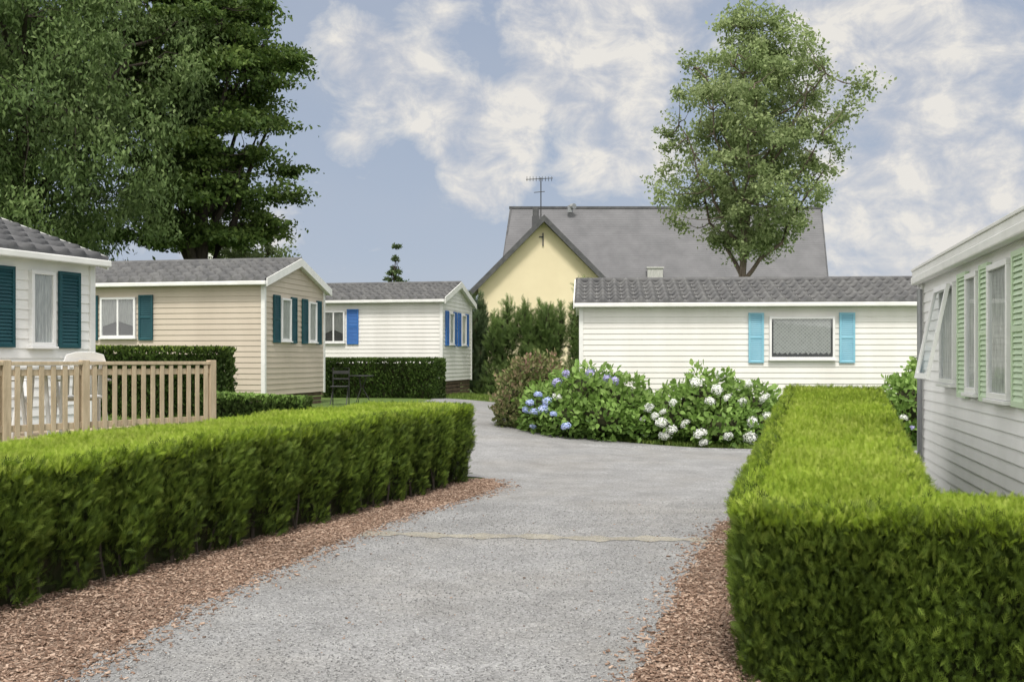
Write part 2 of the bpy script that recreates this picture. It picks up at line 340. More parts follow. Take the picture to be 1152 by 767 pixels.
def scatter_chips():
    f=Fol()
    for side in (0,1):
        N=38000 if side==0 else 18000
        y=4.2+((14.0 if side==0 else 10.8)-4.2)*rng.random(N)**1.25
        if side==0:
            a=np.array([HL(v)-.25 for v in y]); b=np.array([max(itp(GL,v),HL(v)+.2) for v in y])+.05
        else:
            a=np.array([itp(GR,v) for v in y])-.03; b=np.array([HR(v)+.2 if v>5 else 2.4 for v in y])
        t=rng.uniform(0,1,N); x=a+(b-a)*t
        sp=rng.random(N)<.05
        x=np.where(sp,(b+np.abs(rng.normal(0,.11,N))) if side==0 else (a-np.abs(rng.normal(0,.10,N))),x)
        pos=np.stack([x,y,g(x,y)+.014+rng.uniform(0,.012,N)],1)
        axd=np.stack([rng.normal(size=N),rng.normal(size=N),rng.normal(0,.22,N)],1)
        T=CB*np.array([.36,1,.16])
        f.put(T,CBF,pos,axd,.011+.030*rng.random(N)**2,0,nref=np.array([[0,0,1.]]))
    o=f.build('wood_chips',['chip']); o['kind']='stuff'; o['label']='reddish brown bark chips spread beside the drive'
scatter_chips()
f=Fol(); N=28000; y=4.3+8*rng.random(N)**1.6; a=np.array([itp(GL,v) for v in y]); b=np.array([itp(GR,v) for v in y]); x=a+(b-a)*rng.random(N)
f.put(CB*np.array([.8,1,.6]),CBF,np.stack([x,y,.017+0*x],1),rng.normal(size=(N,3)),rng.uniform(.004,.010,N)); o=f.build('loose_stones',['stone']); o['kind']='stuff'; o['label']='loose grey gravel stones on the drive'
f=Fol(); N=300; y=rng.uniform(4.5,13,N); a=np.array([itp(GL,v) for v in y]); b=np.array([itp(GR,v) for v in y]); x=a+(b-a)*rng.random(N)
f.put(CB*np.array([.4,1,.15]),CBF,np.stack([x,y,.022+0*x],1),np.stack([rng.normal(size=N),rng.normal(size=N),0*x],1),rng.uniform(.008,.022,N)); o=f.build('leaf_litter',['chip']); o['kind']='stuff'
f=Fol()
def blades(xf,yr,N,h):
    y=rng.uniform(yr[0],yr[1],N); a=np.array([xf(v)[0] for v in y]); b=np.array([xf(v)[1] for v in y]); x=a+(b-a)*rng.random(N)
    f.put(RH,RHF,np.stack([x,y,g(x,y)],1),np.stack([rng.normal(0,.3,N),rng.normal(0,.3,N),np.ones(N)],1),rng.uniform(.5,1,N)*h,0,wid=.35)
blades(lambda y:(max(itp(GR,y),-.1) if y>18.8 else 5,7),(18.6,23.8),14000,.12)
blades(lambda y:(-3,4),(31.2,36),9000,.12)
blades(lambda y:(itp([(5.5,2.3),(12,4.3)],y),itp([(5.5,3.3),(12.8,4.95)],y)),(5.5,12.0),9000,.1)
blades(lambda y:(-16,-3.3),(16,24),12000,.12)
o=f.build('grass',['grassblade']); o['kind']='stuff'

# ---------------------------------------------------------------- hedges
def hedge_piece(f,core,p0,d,L,W,h0,h1,dens,size,seed,zb=None,bulge=.05,mside=1,mtop=0,tmpl=(FR,FRF),dens_back=.25,topfuzz=1.0,pitch=.62,stems=None,ragged=1.0,topsize=.9,topd=1.3,fuzz=0.0):
    d=np.array(d,float); d/=np.linalg.norm(d); nl=np.array([-d[1],d[0]]) if W>0 else np.array([d[1],-d[0]]); W=abs(W)
    def H(u): return h0+(h1-h0)*u/L+(.012*np.sin(u*2.3+seed)+.008*np.sin(u*6.1+seed) if fuzz else 0)
    def base(u,v):
        p=np.array(p0)[None,:]+u[:,None]*d+v[:,None]*nl
        return p, (g(p[:,0],p[:,1]) if zb is None else np.full(len(u),zb))
    def ph(u,s): return (u/pitch+.22*np.sin(u*1.3+seed+s))*math.pi
    def bul(u,z,s):
        return bulge*(np.abs(np.sin(ph(u,s)))-.6)*(1-.55*np.clip((z-.6)/.4,0,1))+.03*vnoise(u,z*2,2,seed+s)*(1-.5*z)+.014*vnoise(u*5,z*6,1.5,seed+s)
    for s,(vv,sg,dm) in enumerate(((0,-1,1.0),(W,1,dens_back))):
        N=int(L*max(h0,h1)*dens*dm); u=rng.uniform(0,L,N); zt=rng.random(N)**.85
        p,zz=base(u,np.full(N,vv)); h=H(u)
        gap=np.abs(np.sin(ph(u,s)))
        low=np.clip((.50-zt)/.50,0,1)
        rr=rng.uniform(-.09,.02,N)
        if fuzz: rr=np.where(rng.random(N)<.03,rng.uniform(.015,.04,N)*fuzz,rr)
        off=bul(u,zt,s)-.03*np.clip((zt-.94)/.06,0,1)**2-.22*low*(1-gap*.7)*ragged+rr
        hol=vnoise(u*1.7+s,zt*4.1,1.5,seed+11)
        keep=(rng.random(N)>low*(1-gap*.7)*1.35*ragged)&(rng.random(N)>np.clip((hol-.3)*1.1,0,.5))
        pos=np.concatenate([p+nl[None,:]*(sg*off)[:,None],(zz+zt*(h-zz))[:,None]],1)
        out=np.concatenate([np.repeat((nl*sg)[None,:],N,0),np.zeros((N,1))],1)
        axd=out*.50+np.array([0,0,.9])+rng.normal(size=(N,3))*.36
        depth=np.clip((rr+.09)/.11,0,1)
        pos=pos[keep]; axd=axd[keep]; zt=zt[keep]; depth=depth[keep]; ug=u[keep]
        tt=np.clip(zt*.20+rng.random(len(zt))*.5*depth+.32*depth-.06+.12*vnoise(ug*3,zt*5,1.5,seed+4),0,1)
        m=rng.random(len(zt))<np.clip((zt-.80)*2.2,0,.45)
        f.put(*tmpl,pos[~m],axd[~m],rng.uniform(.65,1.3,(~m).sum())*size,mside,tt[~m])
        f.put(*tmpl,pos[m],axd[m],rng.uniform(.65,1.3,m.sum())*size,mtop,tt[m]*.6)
    for s,(uu,sg) in enumerate(((0,-1),(L,1))):
        N=int(W*max(h0,h1)*dens); v=rng.uniform(0,W,N); zt=rng.random(N)
        e=np.clip(np.minimum(v,W-v)/.3,0,1)
        rr=rng.uniform(-.09,.02,N)
        off=-.22*(1-e)**2+.03*vnoise(v,zt*2,3,seed)+rr-.03*np.clip((zt-.94)/.06,0,1)**2
        u=np.full(N,float(uu))+sg*off
        p,zz=base(u,v); h=H(np.clip(u,0,L))
        pos=np.concatenate([p,(zz+zt*(h-zz))[:,None]],1)
        axd=np.concatenate([np.repeat((d*sg)[None,:],N,0),np.zeros((N,1))],1)*.5+np.array([0,0,.9])+rng.normal(size=(N,3))*.36
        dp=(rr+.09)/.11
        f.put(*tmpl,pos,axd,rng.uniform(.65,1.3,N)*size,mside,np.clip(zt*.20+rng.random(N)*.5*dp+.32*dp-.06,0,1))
    N=int(W*L*dens*topd); u=rng.uniform(0,L,N); v=rng.uniform(-.03,W+.03,N)
    p,zz=base(u,v); e=np.clip(np.minimum(np.minimum(v,W-v)+.03,np.minimum(u,L-u)+.05)/.07,0,1)
    dz=rng.random(N)
    up=np.where(rng.random(N)<.05,rng.uniform(0,.03,N),0)*(1 if fuzz else 0)
    z=H(u)-.03*(1-e)**2+.010*vnoise(p[:,0],p[:,1],2.3,seed)-dz*.06+up
    pos=np.concatenate([p,z[:,None]],1)
    axd=np.array([0,0,1.0])+rng.normal(size=(N,3))*.36*topfuzz
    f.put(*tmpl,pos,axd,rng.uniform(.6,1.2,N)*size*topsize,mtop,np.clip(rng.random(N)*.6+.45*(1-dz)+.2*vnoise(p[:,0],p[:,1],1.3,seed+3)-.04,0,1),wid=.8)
    i=.19
    c=[]
    for uu in (i,L-i):
        for v in (i,W-i):
            q=np.array(p0)+d*uu+nl*v; zz=gf(q[0],q[1]) if zb is None else zb
            hh=h0+(h1-h0)*uu/L-.11
            c.append((q[0],q[1],zz)); c.append((q[0],q[1],hh))
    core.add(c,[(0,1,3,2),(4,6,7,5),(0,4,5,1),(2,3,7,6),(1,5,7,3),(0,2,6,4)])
    if stems is not None:
        r_=random.Random(seed)
        u=.1
        while u<L:
            for k_ in range(2):
                uu=u+r_.uniform(-.1,.1); v=r_.uniform(.06,.16); q=np.array(p0)+d*uu+nl*v; z0_=gf(q[0],q[1])
                q2=q+d*r_.uniform(-.15,.15)-nl*r_.uniform(-.05,.05)
                stems.tube([(q[0],q[1],z0_),((q[0]+q2[0])/2+r_.uniform(-.02,.02),(q[1]+q2[1])/2,z0_+.2),(q2[0],q2[1],z0_+.4)],[.013,.010,.005],5,False)
            u+=pitch*.5
def hedge(name,label,pieces,mats,group=None,cat='hedge',stem=False):
    f=Fol(); core=MB(); st=MB() if stem else None
    for kw in pieces: hedge_piece(f,core,stems=st,**kw)
    e=empty(name,(0,0,0)); top(e,label,cat,group)
    o=f.build('foliage',mats,e); c=mk('shade_core',core,'core',e)  # plain dark boxes stand in for the shade inside the hedge
    if stem: s_=mk('stems',st,'bark_dark',e); s_['kind']='stuff'
    return e
ldir=(.345,.938)
p0=(-3.18-.345*3.3,6.62-.938*3.3)
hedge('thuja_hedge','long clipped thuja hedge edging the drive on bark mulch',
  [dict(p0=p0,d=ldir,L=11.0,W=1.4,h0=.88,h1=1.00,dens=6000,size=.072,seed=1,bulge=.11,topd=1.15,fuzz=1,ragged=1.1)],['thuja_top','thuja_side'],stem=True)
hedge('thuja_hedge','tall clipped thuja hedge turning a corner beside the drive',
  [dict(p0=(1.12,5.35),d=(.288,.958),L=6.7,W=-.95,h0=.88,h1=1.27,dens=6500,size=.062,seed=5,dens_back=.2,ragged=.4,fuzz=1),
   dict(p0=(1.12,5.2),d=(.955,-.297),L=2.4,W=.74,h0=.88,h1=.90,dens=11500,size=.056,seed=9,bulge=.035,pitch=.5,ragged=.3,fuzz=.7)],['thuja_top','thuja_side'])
hedge('box_hedge','low dark clipped hedge in front of a white mobile home',
  [dict(p0=(-5.6,31.3),d=(.98,-.2),L=3.55,W=.9,h0=1.62,h1=1.62,dens=900,size=.08,seed=3,bulge=.03,tmpl=(LEAF,LEAFF),zb=.4,ragged=.2)],['box_hedge','box_hedge'])
hedge('box_hedge','clipped hedge in front of a beige mobile home',
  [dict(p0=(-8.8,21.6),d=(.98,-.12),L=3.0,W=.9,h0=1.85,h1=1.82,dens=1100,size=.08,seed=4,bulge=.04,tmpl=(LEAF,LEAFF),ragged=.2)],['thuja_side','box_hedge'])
hedge('box_hedge','low ivy covered hedge behind the thuja hedge',
  [dict(p0=(-5.6,18.9),d=(.99,-.1),L=1.9,W=.8,h0=.98,h1=.9,dens=1300,size=.08,seed=6,bulge=.05,tmpl=(LEAF,LEAFF),ragged=.2)],['hyd_leaf','box_hedge'])

# ---------------------------------------------------------------- homes
def home(name,label,org,rot,L,W,zb,ze,zr,zg,wm,roofm,wins,shuts,pitch=.125,skirt=True,oh=.16,tilew=.28,amp=1.6,fascia=0,ov=.14):
    E=empty(name,(org[0],org[1],zg),rot); top(E,label,'mobile home')
    zb-=zg; ze-=zg; zr-=zg
    hw=W/2; k=(zr-ze)/hw
    wall=MB()
    def face(T,u0,u1,gable):
        z=zb; lap=.015
        ztop=zr if gable else ze
        while z<ztop-1e-4:
            z2=min(z+pitch,ztop)
            def rngu(zz):
                if not gable or zz<=ze: return u0,u1
                t=(zz-ze)/k; return u0+t,u1-t
            segs=[(z,z2)] if not(gable and z<ze<z2) else [(z,ze),(ze,z2)]
            for (a,b) in segs:
                oa=lap*(1-(a-z)/pitch); ob=lap*(1-(b-z)/pitch)
                ua,ub=rngu(a),rngu(b)
                wall.quad(T(ua[0],oa,a),T(ua[1],oa,a),T(ub[1],ob,b),T(ub[0],ob,b))
            ua=rngu(z); wall.quad(T(ua[0],0,z),T(ua[1],0,z),T(ua[1],lap,z),T(ua[0],lap,z))
            z=z2
    TF=lambda u,o,z:(u,-o,z); TB=lambda u,o,z:(L-u,W+o,z); TR=lambda u,o,z:(L+o,u,z); TL=lambda u,o,z:(-o,W-u,z)
    face(TF,0,L,False); face(TB,0,L,False); face(TR,0,W,True); face(TL,0,W,True)
    mk('wall',wall,wm,E)
    t=.035
    for (cx,cy) in ((0,0),(L,0),(L,W),(0,W)):
        tr=MB(); sx=-1 if cx==0 else 1; sy=-1 if cy==0 else 1
        x0,x1=sorted((cx+sx*t,cx-sx*.06)); y0,y1=sorted((cy+sy*t,cy-sy*.06))
        tr.box(x0,x1,y0,y1,zb-.03,ze-.01)
        mk('corner_trim',tr,'white_trim',E,.006)
    if skirt:
        s=MB(); nz=max(1,int((zb+.0)/.11))
        for i in range(nz):
            a=i*(zb/nz)+.01; b=(i+1)*(zb/nz)-.012
            s.box(.06,L-.06,.04,.06,a,b); s.box(L-.06,L-.04,.06,W-.06,a,b); s.box(.04,.06,.06,W-.06,a,b)
        mk('skirting',s,'skirt',E)
        s=MB(); s.box(.3,L-.3,.3,W-.3,0,zb-.005); mk('chassis',s,'dark',E)
    fa=MB()
    for sg in (0,1):
        ye=-oh if sg==0 else W+oh; ym=hw
        zE=ze-k*oh; 
        P=[(-ov,ye,zE),( -ov,ym,zr),(-ov,ym,zr-.07),(-ov,ye,zE-.07)]
        fa.prism(P,(L+2*ov,0,0))
        for x0 in (-ov-.025,L+ov+.001):
            P=[(x0,ye-(.02 if sg==0 else -.02),zE+.06),(x0,ym,zr+.07),(x0,ym,zr-.12),(x0,ye-(.02 if sg==0 else -.02),zE-.12)]
            fa.prism(P,(.024,0,0))
    mk('bargeboard',fa,'white_trim',E)
    zE=ze-k*oh
    for ye in (-oh-.055,W+oh+.055):
        gu=MB(); gu.box(-ov,L+ov,ye-.05,ye+.045,zE-.09,zE+.0)
        mk('gutter',gu,'white_trim',E,.015)
    if fascia:
        gu=MB(); gu.box(-ov-.02,L+ov+.02,-oh-.085,-oh-.05,zE-.0+.002,zE+fascia); gu.box(-ov-.03,L+ov+.03,-oh-.10,-oh-.02,zE+fascia+.001,zE+fascia+.03)
        mk('eave_board',gu,'white_trim',E,.004)
    V=[];Fq=[]
    sl=math.hypot(hw+oh,k*(hw+oh)); rows=max(4,int(sl/.34)); nseg=8
    nt_=int(round((L+2*ov-.02)/tilew)); nu=nt_*nseg
    cs=math.cos(math.atan(k)); sn=math.sin(math.atan(k))
    for sg in (0,1):
        for r in range(rows):
            for e,(tt,hgt) in enumerate(((r/rows,.0),(r/rows,.055),((r+1)/rows,.008))):
                for j in range(nu+1):
                    x=-ov+.01+(L+2*ov-.02)*j/nu
                    ph=(j%nseg)/nseg
                    wv=amp*(.045*max(0,math.sin(ph*2*math.pi))-.02*max(0,-math.sin(ph*2*math.pi)))
                    y=-oh-.04+(hw+oh+.04)*tt; h=(hgt+wv+.02) if e else .012
                    z=ze+k*y
                    yy=y-sn*h; zz=z+cs*h
                    if sg: yy=W-yy
                    V.append((x,yy,zz))
            b0=len(V)-3*(nu+1)
            for e in (0,1):
                for j in range(nu):
                    q=b0+e*(nu+1)+j; Fq.append((q,q+1,q+1+nu+1,q+nu+1))
    R=np_mesh('roof',np.array(V),np.array(Fq),[roofm],parent=E,smooth=False)
    rc=MB(); rc.tube([(-ov,hw,zr+.02),(L+ov,hw,zr+.02)],.085,10); mk('ridge_cap',rc,roofm,R,smooth=True)
    TT={'F':TF,'R':TR}
    for wd in wins:
        sd_,a,b,z0,z1=wd[:5]; style=wd[5] if len(wd)>5 else 'sides'; mul=wd[6] if len(wd)>6 else 1
        T=TT[sd_]; z0-=zg; z1-=zg; fr=MB(); fw=.05
        fr.box(a,b,0.0,.075,z0,z0+fw,T); fr.box(a,b,0.0,.075,z1-fw,z1,T)
        fr.box(a,a+fw,0.0,.074,z0+fw,z1-fw,T); fr.box(b-fw,b,0.0,.074,z0+fw,z1-fw,T)
        fr.box(a-.02,b+.02,0.0,.10,z0-.035,z0-.002,T)
        if mul:
            mid=(a+b)/2; fr.box(mid-.022,mid+.022,.03,.068,z0+fw,z1-fw,T)
        w_=mk('window',fr,'pvc',E,.005)
        p=MB(); p.quad(T(a+fw,.055,z0+fw),T(b-fw,.055,z0+fw),T(b-fw,.055,z1-fw),T(a+fw,.055,z1-fw)); mk('pane',p,'glass',w_)
        p=MB(); p.quad(T(a+fw,.022,z0+fw),T(b-fw,.022,z0+fw),T(b-fw,.022,z1-fw),T(a+fw,.022,z1-fw)); mk('room_interior',p,'dark',w_)
        p=MB(); aa,bb=a+fw,b-fw; zz0,zz1=z0+fw,z1-fw; n_=28
        def drape(ua,ub,bot,ztop=None):
            vs=[]
            for i in range(n_+1):
                t=i/n_; u=ua+(ub-ua)*t; o_=.034+.007*math.sin(t*n_*1.25)
                zl=bot(t); vs+= [T(u,o_,zz1),T(u,o_,zl)]
            p.add(vs,[(2*i,2*i+1,2*i+3,2*i+2) for i in range(n_)])
        if style=='full': drape(aa,bb,lambda t:zz0)
        elif style=='lace': drape(aa+.04,bb-.04,lambda t:zz0+.08+.03*math.sin(t*70))
        else:
            w1=(bb-aa)*.5
            drape(aa,aa+w1,lambda t:zz0+(zz1-zz0)*(.25+.15*t))
            drape(bb-w1,bb,lambda t:zz0+(zz1-zz0)*(.40-.15*t))
        mk('curtain',p,'lace' if style=='lace' else ('drape' if style=='sides' else 'curtain'),w_)
    for (sd_,a,b,z0,z1,mt_) in shuts:
        T=TT[sd_]; z0-=zg; z1-=zg; s=MB(); fw=.045
        s.box(a,a+fw,.018,.055,z0,z1,T); s.box(b-fw,b,.018,.055,z0,z1,T)
        for q in (z0,(z0+z1)/2-fw/2,z1-fw): s.box(a+fw,b-fw,.018,.054,q,q+fw,T)
        z=z0+fw
        while z<z1-fw-.02:
            s.add([T(a+fw,.05,z),T(b-fw,.05,z),T(b-fw,.03,z+.05),T(a+fw,.03,z+.05)],[(0,1,2,3)]); z+=.045
        s.box(a+fw,b-fw,.018,.026,z0+fw,z1-fw,T)
        mk('shutter',s,mt_,E)
    return E
L1=8.0; u1=(.384,.923); C1=(-5.80,14.72)
r1=math.atan2(.923,.384)
def s1(a,b): return (L1-b,L1-a)
home('mobile_home','white mobile home with dark teal shutters and grey tiled roof',(C1[0]-L1*u1[0],C1[1]-L1*u1[1]),r1,L1,4.0,.75,3.02,3.66,gf(-7,14),'white_siding','tile_dark',
  [('F',)+s1(.70,1.10)+(1.78,2.76,'full',0),('F',)+s1(3.0,3.9)+(1.5,2.7)],
  [('F',)+s1(.25,.62)+(1.76,2.78,'teal'),('F',)+s1(1.34,1.70)+(1.76,2.78,'teal')],ov=.10,amp=1.0)
rot=-math.atan2(.2,.98)
L2=7.0; C2=(-5.58,24.0)
home('mobile_home','beige mobile home with dark teal shutters and grey tiled roof',(C2[0]-L2*.98,C2[1]+L2*.2),rot,L2,3.6,.80,3.42,3.98,.47,'beige_siding','tile_grey',
  [('F',2.95,3.85,2.12,3.05),('R',.85,1.4,2.05,3.05,'full',0),('R',2.5,3.0,2.05,3.05,'full',0)],
  [('F',3.92,4.28,2.06,3.1,'teal'),('F',2.5,2.88,2.06,3.1,'teal'),('R',.45,.8,2.0,3.1,'teal'),('R',1.45,1.78,2.0,3.1,'teal'),('R',2.12,2.45,2.0,3.1,'teal'),('R',3.05,3.35,2.0,3.1,'teal')])
L3=7.5; C3=(-2.17,33.0)
home('mobile_home','white mobile home with bright blue shutters and slatted brown skirting',(C3[0]-L3*.98,C3[1]+L3*.2),rot,L3,3.8,.95,3.52,4.08,.36,'white_siding_far','tile_grey',
  [('F',3.6,4.35,2.15,3.15),('R',.75,1.3,2.1,3.1,'full',0),('R',2.3,2.9,2.1,3.1,'full',0)],
  [('F',4.42,4.8,2.1,3.2,'blue'),('R',.35,.7,2.05,3.15,'blue'),('R',1.35,1.7,2.05,3.15,'blue'),('R',1.9,2.25,2.05,3.15,'blue'),('R',2.95,3.3,2.05,3.15,'blue')])
home('mobile_home','long white mobile home with light blue shutters and grey tiled roof',(1.56,24.25),-.075,8.0,4.0,.45,2.93,3.52,.05,'white_siding_far','tile_grey',
  [('F',4.22,5.66,1.62,2.57,'lace',0)],
  [('F',3.76,4.10,1.54,2.66,'sky_blue'),('F',5.76,6.10,1.54,2.66,'sky_blue')])
r5=math.atan2(-.976,-.22)
E5=home('mobile_home','white mobile home with mint green shutters and an open awning window',(4.96,12.85),r5,8.2,4.0,.10,2.60,2.76,0.0,'white_siding','tile_grey',
  [('F',2.92,3.42,1.30,2.40,'full',0),('F',3.88,4.62,1.28,2.40,'full',0),('F',1.5,2.32,1.36,2.38,'full',0)],
  [('F',2.42,2.86,1.24,2.44,'mint'),('F',3.46,3.82,1.24,2.44,'mint'),('F',4.68,5.1,1.24,2.44,'mint')],pitch=.115,skirt=False,oh=.04,fascia=.07,amp=.5,ov=.03)
s=MB(); a,b=1.52,2.30; zt,zl=2.36,1.40; outb=.20
def TA(u,w_,q): return (u,-(.09+outb*q+w_*.95),zt-(zt-zl)*q+w_*.3)
def bar(u0,u1,q0,q1):
    vs=[TA(u,w_,q) for w_ in (0,.035) for (u,q) in ((u0,q0),(u1,q0),(u1,q1),(u0,q1))]
    s.add(vs,[(0,1,2,3),(7,6,5,4),(0,4,5,1),(1,5,6,2),(2,6,7,3),(3,7,4,0)])
bar(a,b,0,.06);bar(a,b,.94,1);bar(a,a+.06,.06,.94);bar(b-.06,b,.06,.94)
sw=mk('awning_sash',s,'pvc',E5)
s=MB(); s.quad(TA(a+.06,.015,.06),TA(b-.06,.015,.06),TA(b-.06,.015,.94),TA(a+.06,.015,.94)); mk('pane',s,'glass',sw)
s=MB(); s.tube([(.06,-.055,.0),(.06,-.055,2.45)],.03,8); mk('downpipe',s,'metal',E5)

# ---------------------------------------------------------------- cream house
def big_house():
    E=empty('house',(7,50,.3)); top(E,'cream rendered house with steep slate roof and front gable','house')
    def P(x,y,zz): return (x-7,y-50,zz-.3)
    RY=55.5; RZ=9.52; XL=-.05; XR=16.05; EX0=-.72; EX1=15.35; EY=51.6; BY=59.4
    m_=MB(); m_.prism([P(-.3,52.3,.3),P(15.0,52.3,.3),P(15.0,58.7,.3),P(-.3,58.7,.3)],(0,0,4.9))
    m_.prism([P(-.3,52.3,5.2),P(-.1,RY,RZ-.3),P(-.3,58.7,5.2)],(.2,0,0)); m_.prism([P(14.8,52.3,5.2),P(15.6,RY,RZ-.3),P(14.8,58.7,5.2)],(.2,0,0))
    m_.prism([P(-1.55,49.2,.3),P(4.5,49.2,.3),P(4.5,49.2,4.9),P(1.47,49.2,7.95),P(-1.55,49.2,4.9)],(0,6,0))
    mk('wall',m_,'cream',E)
    r=MB()
    def slope(A,B,C,D,rows,th=.006):
        A,B,C,D=map(Vector,(A,B,C,D)); nn=(B-A).cross(D-A).normalized()
        if nn.z<0: nn=-nn
        for i in range(rows):
            t0=i/rows; t1=(i+1)/rows
            a=A.lerp(D,t0)+nn*th; b_=B.lerp(C,t0)+nn*th; c=B.lerp(C,t1)+nn*.001; d=A.lerp(D,t1)+nn*.001
            r.quad(a,b_,c,d); r.quad(A.lerp(D,t0),B.lerp(C,t0),b_,a)
    slope(P(EX0,EY,4.5),P(EX1,EY,4.5),P(XR,RY,RZ),P(XL,RY,RZ),50)
    slope(P(EX1,BY,4.5),P(EX0,BY,4.5),P(XL,RY,RZ),P(XR,RY,RZ),20)
    for sg in (-1,1):
        ex=1.47+sg*3.6
        slope(P(ex,48.75,4.6),P(ex,55,4.6),P(1.47,55,8.18),P(1.47,48.75,8.18),30)
    R=mk('roof',r,'slate',E)
    t=MB()
    for sg in (-1,1):
        ex=1.47+sg*3.68
        t.prism([P(ex,48.7,4.50),P(1.47,48.7,8.24),P(1.47,48.7,7.93),P(ex,48.7,4.19)],(0,.12,0))
    mk('bargeboard',t,'tile_dark',E)
    t=MB(); t.prism([P(EX0-.05,EY,4.42),P(XL-.05,RY,RZ+.05),P(XL-.05,RY,RZ-.2),P(EX0-.05,EY,4.2)],(.1,0,0)); mk('bargeboard',t,'tile_dark',E)
    t=MB(); t.prism([P(EX1,EY,4.42),P(XR,RY,RZ+.05),P(XR,RY,RZ-.2),P(EX1,EY,4.2)],(.08,0,0)); mk('bargeboard',t,'tile_dark',E)
    t=MB(); t.box(XL-7-.1,XR-7+.05,RY-50-.09,RY-50+.09,RZ-.3-.06,RZ-.3+.06); mk('ridge_cap',t,'tile_dark',R)
    c=MB(); c.box(-6.0,-5.62,3.3,3.7,7.0,8.5); c.tube([(-5.81,3.5,8.5),(-5.81,3.5,8.95)],.16,10)
    mk('chimney',c,'tile_dark',R)
    c=MB(); c.tube([(-4.0,5.0,8.9),(-4.0,5.0,9.25)],.14,10);c.tube([(-3.95,5.0,9.2),(-3.8,4.8,9.2)],.15,10); mk('vent_pipe',c,'metal',R)
    c=MB(); c.box(-.35,.4,2.3,2.6,5.25,5.80); c.box(-.4,.45,2.25,2.65,5.80,5.87); mk('chimney',c,'curtain',R)
    a=MB(); ax_=-5.55; a.tube([(ax_,3.5,8.0),(ax_,3.5,10.45)],.03,6); a.tube([(ax_-.75,3.5,10.35),(ax_+.6,3.5,10.42)],.02,6)
    for i in range(9):
        xx=ax_-.7+i*.155; a.tube([(xx,3.2,10.36),(xx,3.8,10.36)],.012,5); a.tube([(xx,3.5,10.26),(xx,3.5,10.5)],.012,5)
    a.tube([(ax_-.35,3.5,9.7),(ax_+.2,3.5,9.75)],.02,6)
    mk('television_antenna',a,'black',R)
    c=MB(); c.box(-5.6,-5.54,-.86,-.80,6.55,7.15); c.box(-5.75,-5.55,-.86,-.80,6.95,7.0); mk('wall_bracket',c,'tile_dark',E)
big_house()
E=empty('house',(-17.3,62,.4)); top(E,'distant white gabled house behind the trees','house')
m_=MB(); m_.prism([(-4,0,0),(4,0,0),(4,0,4),(0,0,7.9),(-4,0,4)],(0,9,0)); mk('wall',m_,'white_siding',E)
m_=MB()
for sg in (-1,1): m_.prism([(sg*4.4,-.3,3.7),(0,-.3,8.1),(0,-.3,8.3),(sg*4.4,-.3,3.9)],(0,9.6,0))
mk('roof',m_,'slate',E)

